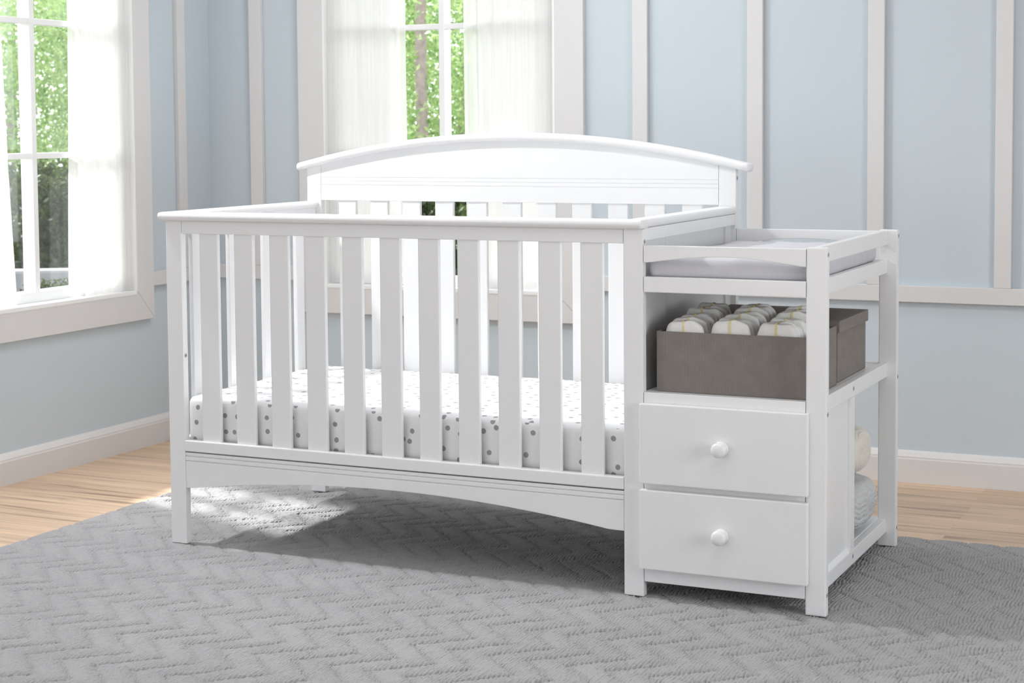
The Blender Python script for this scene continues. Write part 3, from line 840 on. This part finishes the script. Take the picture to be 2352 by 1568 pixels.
SHR = [((-1.35, 4.35), 0.22, (0.85, 0.85, 1.15), 'shade-toned green shrub low outside the crib window'),
       ((-5.1, 5.75), 0.25, (1.05, 1.05, 1.15), 'shade-toned green shrub behind the low grey stone border'),
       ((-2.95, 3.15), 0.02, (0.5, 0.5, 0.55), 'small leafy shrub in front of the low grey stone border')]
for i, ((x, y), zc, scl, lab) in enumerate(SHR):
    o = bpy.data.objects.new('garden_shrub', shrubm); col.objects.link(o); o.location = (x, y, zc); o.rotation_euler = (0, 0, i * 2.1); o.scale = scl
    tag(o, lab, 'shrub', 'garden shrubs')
bm = bmesh.new(); add_box(bm, -1.6, 1.6, -0.08, 0.08, -0.45, 0.27, 0.02)
gw = obj('stone_border', bm, M['stone']); gw.location = (-4.25, 4.55, 0); gw.rotation_euler = (0, 0, 0.55)
tag(gw, 'low grey stone border among shrubs outside the left window', 'stone border')

# ================================================================== LIGHT
world = bpy.data.worlds.new('sky'); sc.world = world; world.use_nodes = True
bg = world.node_tree.nodes['Background']; bg.inputs['Color'].default_value = (0.97, 0.985, 1.0, 1); bg.inputs['Strength'].default_value = 3.4
def light(name, typ, loc, energy, target=None, direction=None, **kw):
    l = bpy.data.lights.new(name, typ); l.energy = energy
    for k, v in kw.items(): setattr(l, k, v)
    o = bpy.data.objects.new(name, l); col.objects.link(o); o.location = loc
    d = Vector(direction) if direction else Vector(target) - Vector(loc)
    o.rotation_euler = d.to_track_quat('-Z', 'Y').to_euler()
    return o
NEU = (0.962, 0.980, 1.0)
light('sun', 'SUN', (-4, 2, 6), 8.5, direction=(1, -0.26, -1.09), angle=math.radians(3.5), color=(1.0, 0.99, 0.97))
light('key_lamp', 'AREA', (-0.80, -0.06, 2.30), 19.5, target=(1.1, -0.15, 0.1), shape='DISK', size=0.12, spread=math.radians(110), color=NEU)
light('front_softbox', 'AREA', (-0.7, -2.8, 1.75), 9.0, target=(1.2, 0, 0.5), shape='SQUARE', size=0.9, color=NEU)
light('side_fill', 'AREA', (4.45, -0.8, 1.05), 45.0, target=(1.5, 0.35, 0.8), shape='RECTANGLE', size=1.6, size_y=1.2, color=NEU)  # added fill, no real source; lifts the faces turned to the right
light('front_fill', 'AREA', (0.8, -4.45, 0.80), 32.0, target=(1.4, 0, 0.7), shape='RECTANGLE', size=4.0, size_y=1.3, color=NEU)  # added broad fill at the front wall; there is no window here
light('overhead_fill', 'AREA', (0.50, 0.80, 2.58), 15.0, target=(0.50, 0.80, 0), shape='RECTANGLE', size=0.9, size_y=0.6, color=NEU)  # added overhead fill without a fixture, for mattress and left wall
light('overhead_fill', 'AREA', (2.0, -1.4, 2.58), 13.0, target=(2.0, -1.4, 0), shape='RECTANGLE', size=1.8, size_y=1.8, color=NEU)  # second added overhead fill, soft light on rug and floor

# ================================================================== CAMERA
cd = bpy.data.cameras.new('camera'); cam = bpy.data.objects.new('camera', cd); col.objects.link(cam)
cxp, cyp, czp, yaw, pitch, rollr, fpx, ppx, ppy = 2.759, -3.7282, 1.101, 0.437, -0.0631, -0.0076, 3929.08, 1176.0, 546.14
CAMNUM = None
fwd = Vector((-math.sin(yaw) * math.cos(pitch), math.cos(yaw) * math.cos(pitch), math.sin(pitch)))
right = Vector((math.cos(yaw), math.sin(yaw), 0)); up = right.cross(fwd)
r2 = right * math.cos(rollr) + up * math.sin(rollr); u2 = -right * math.sin(rollr) + up * math.cos(rollr)
Mx = Matrix((( r2.x, u2.x, -fwd.x, cxp), (r2.y, u2.y, -fwd.y, cyp), (r2.z, u2.z, -fwd.z, czp), (0, 0, 0, 1)))
cam.matrix_world = Mx
cd.sensor_width = 36.0; cd.sensor_fit = 'HORIZONTAL'; cd.lens = 36.0 * fpx / 2352.0
cd.shift_x = -(ppx - 1176.0) / 2352.0; cd.shift_y = (ppy - 784.0) / 2352.0
cd.clip_end = 200.0
cd.dof.use_dof = True; cd.dof.focus_distance = 4.2; cd.dof.aperture_fstop = 9.0
sc.camera = cam

sc.view_settings.view_transform = 'Standard'; sc.view_settings.look = 'None'
sc.view_settings.exposure = 0.16; sc.view_settings.gamma = 1.0; sc.view_settings.use_curve_mapping = False
sc.cycles.max_bounces = 6; sc.cycles.diffuse_bounces = 5; sc.cycles.glossy_bounces = 2; sc.cycles.transmission_bounces = 3; sc.cycles.transparent_max_bounces = 12
sc.cycles.use_adaptive_sampling = True; sc.cycles.adaptive_threshold = 0.05; sc.cycles.caustics_reflective = False; sc.cycles.caustics_refractive = False
sc.cycles.use_denoising = True
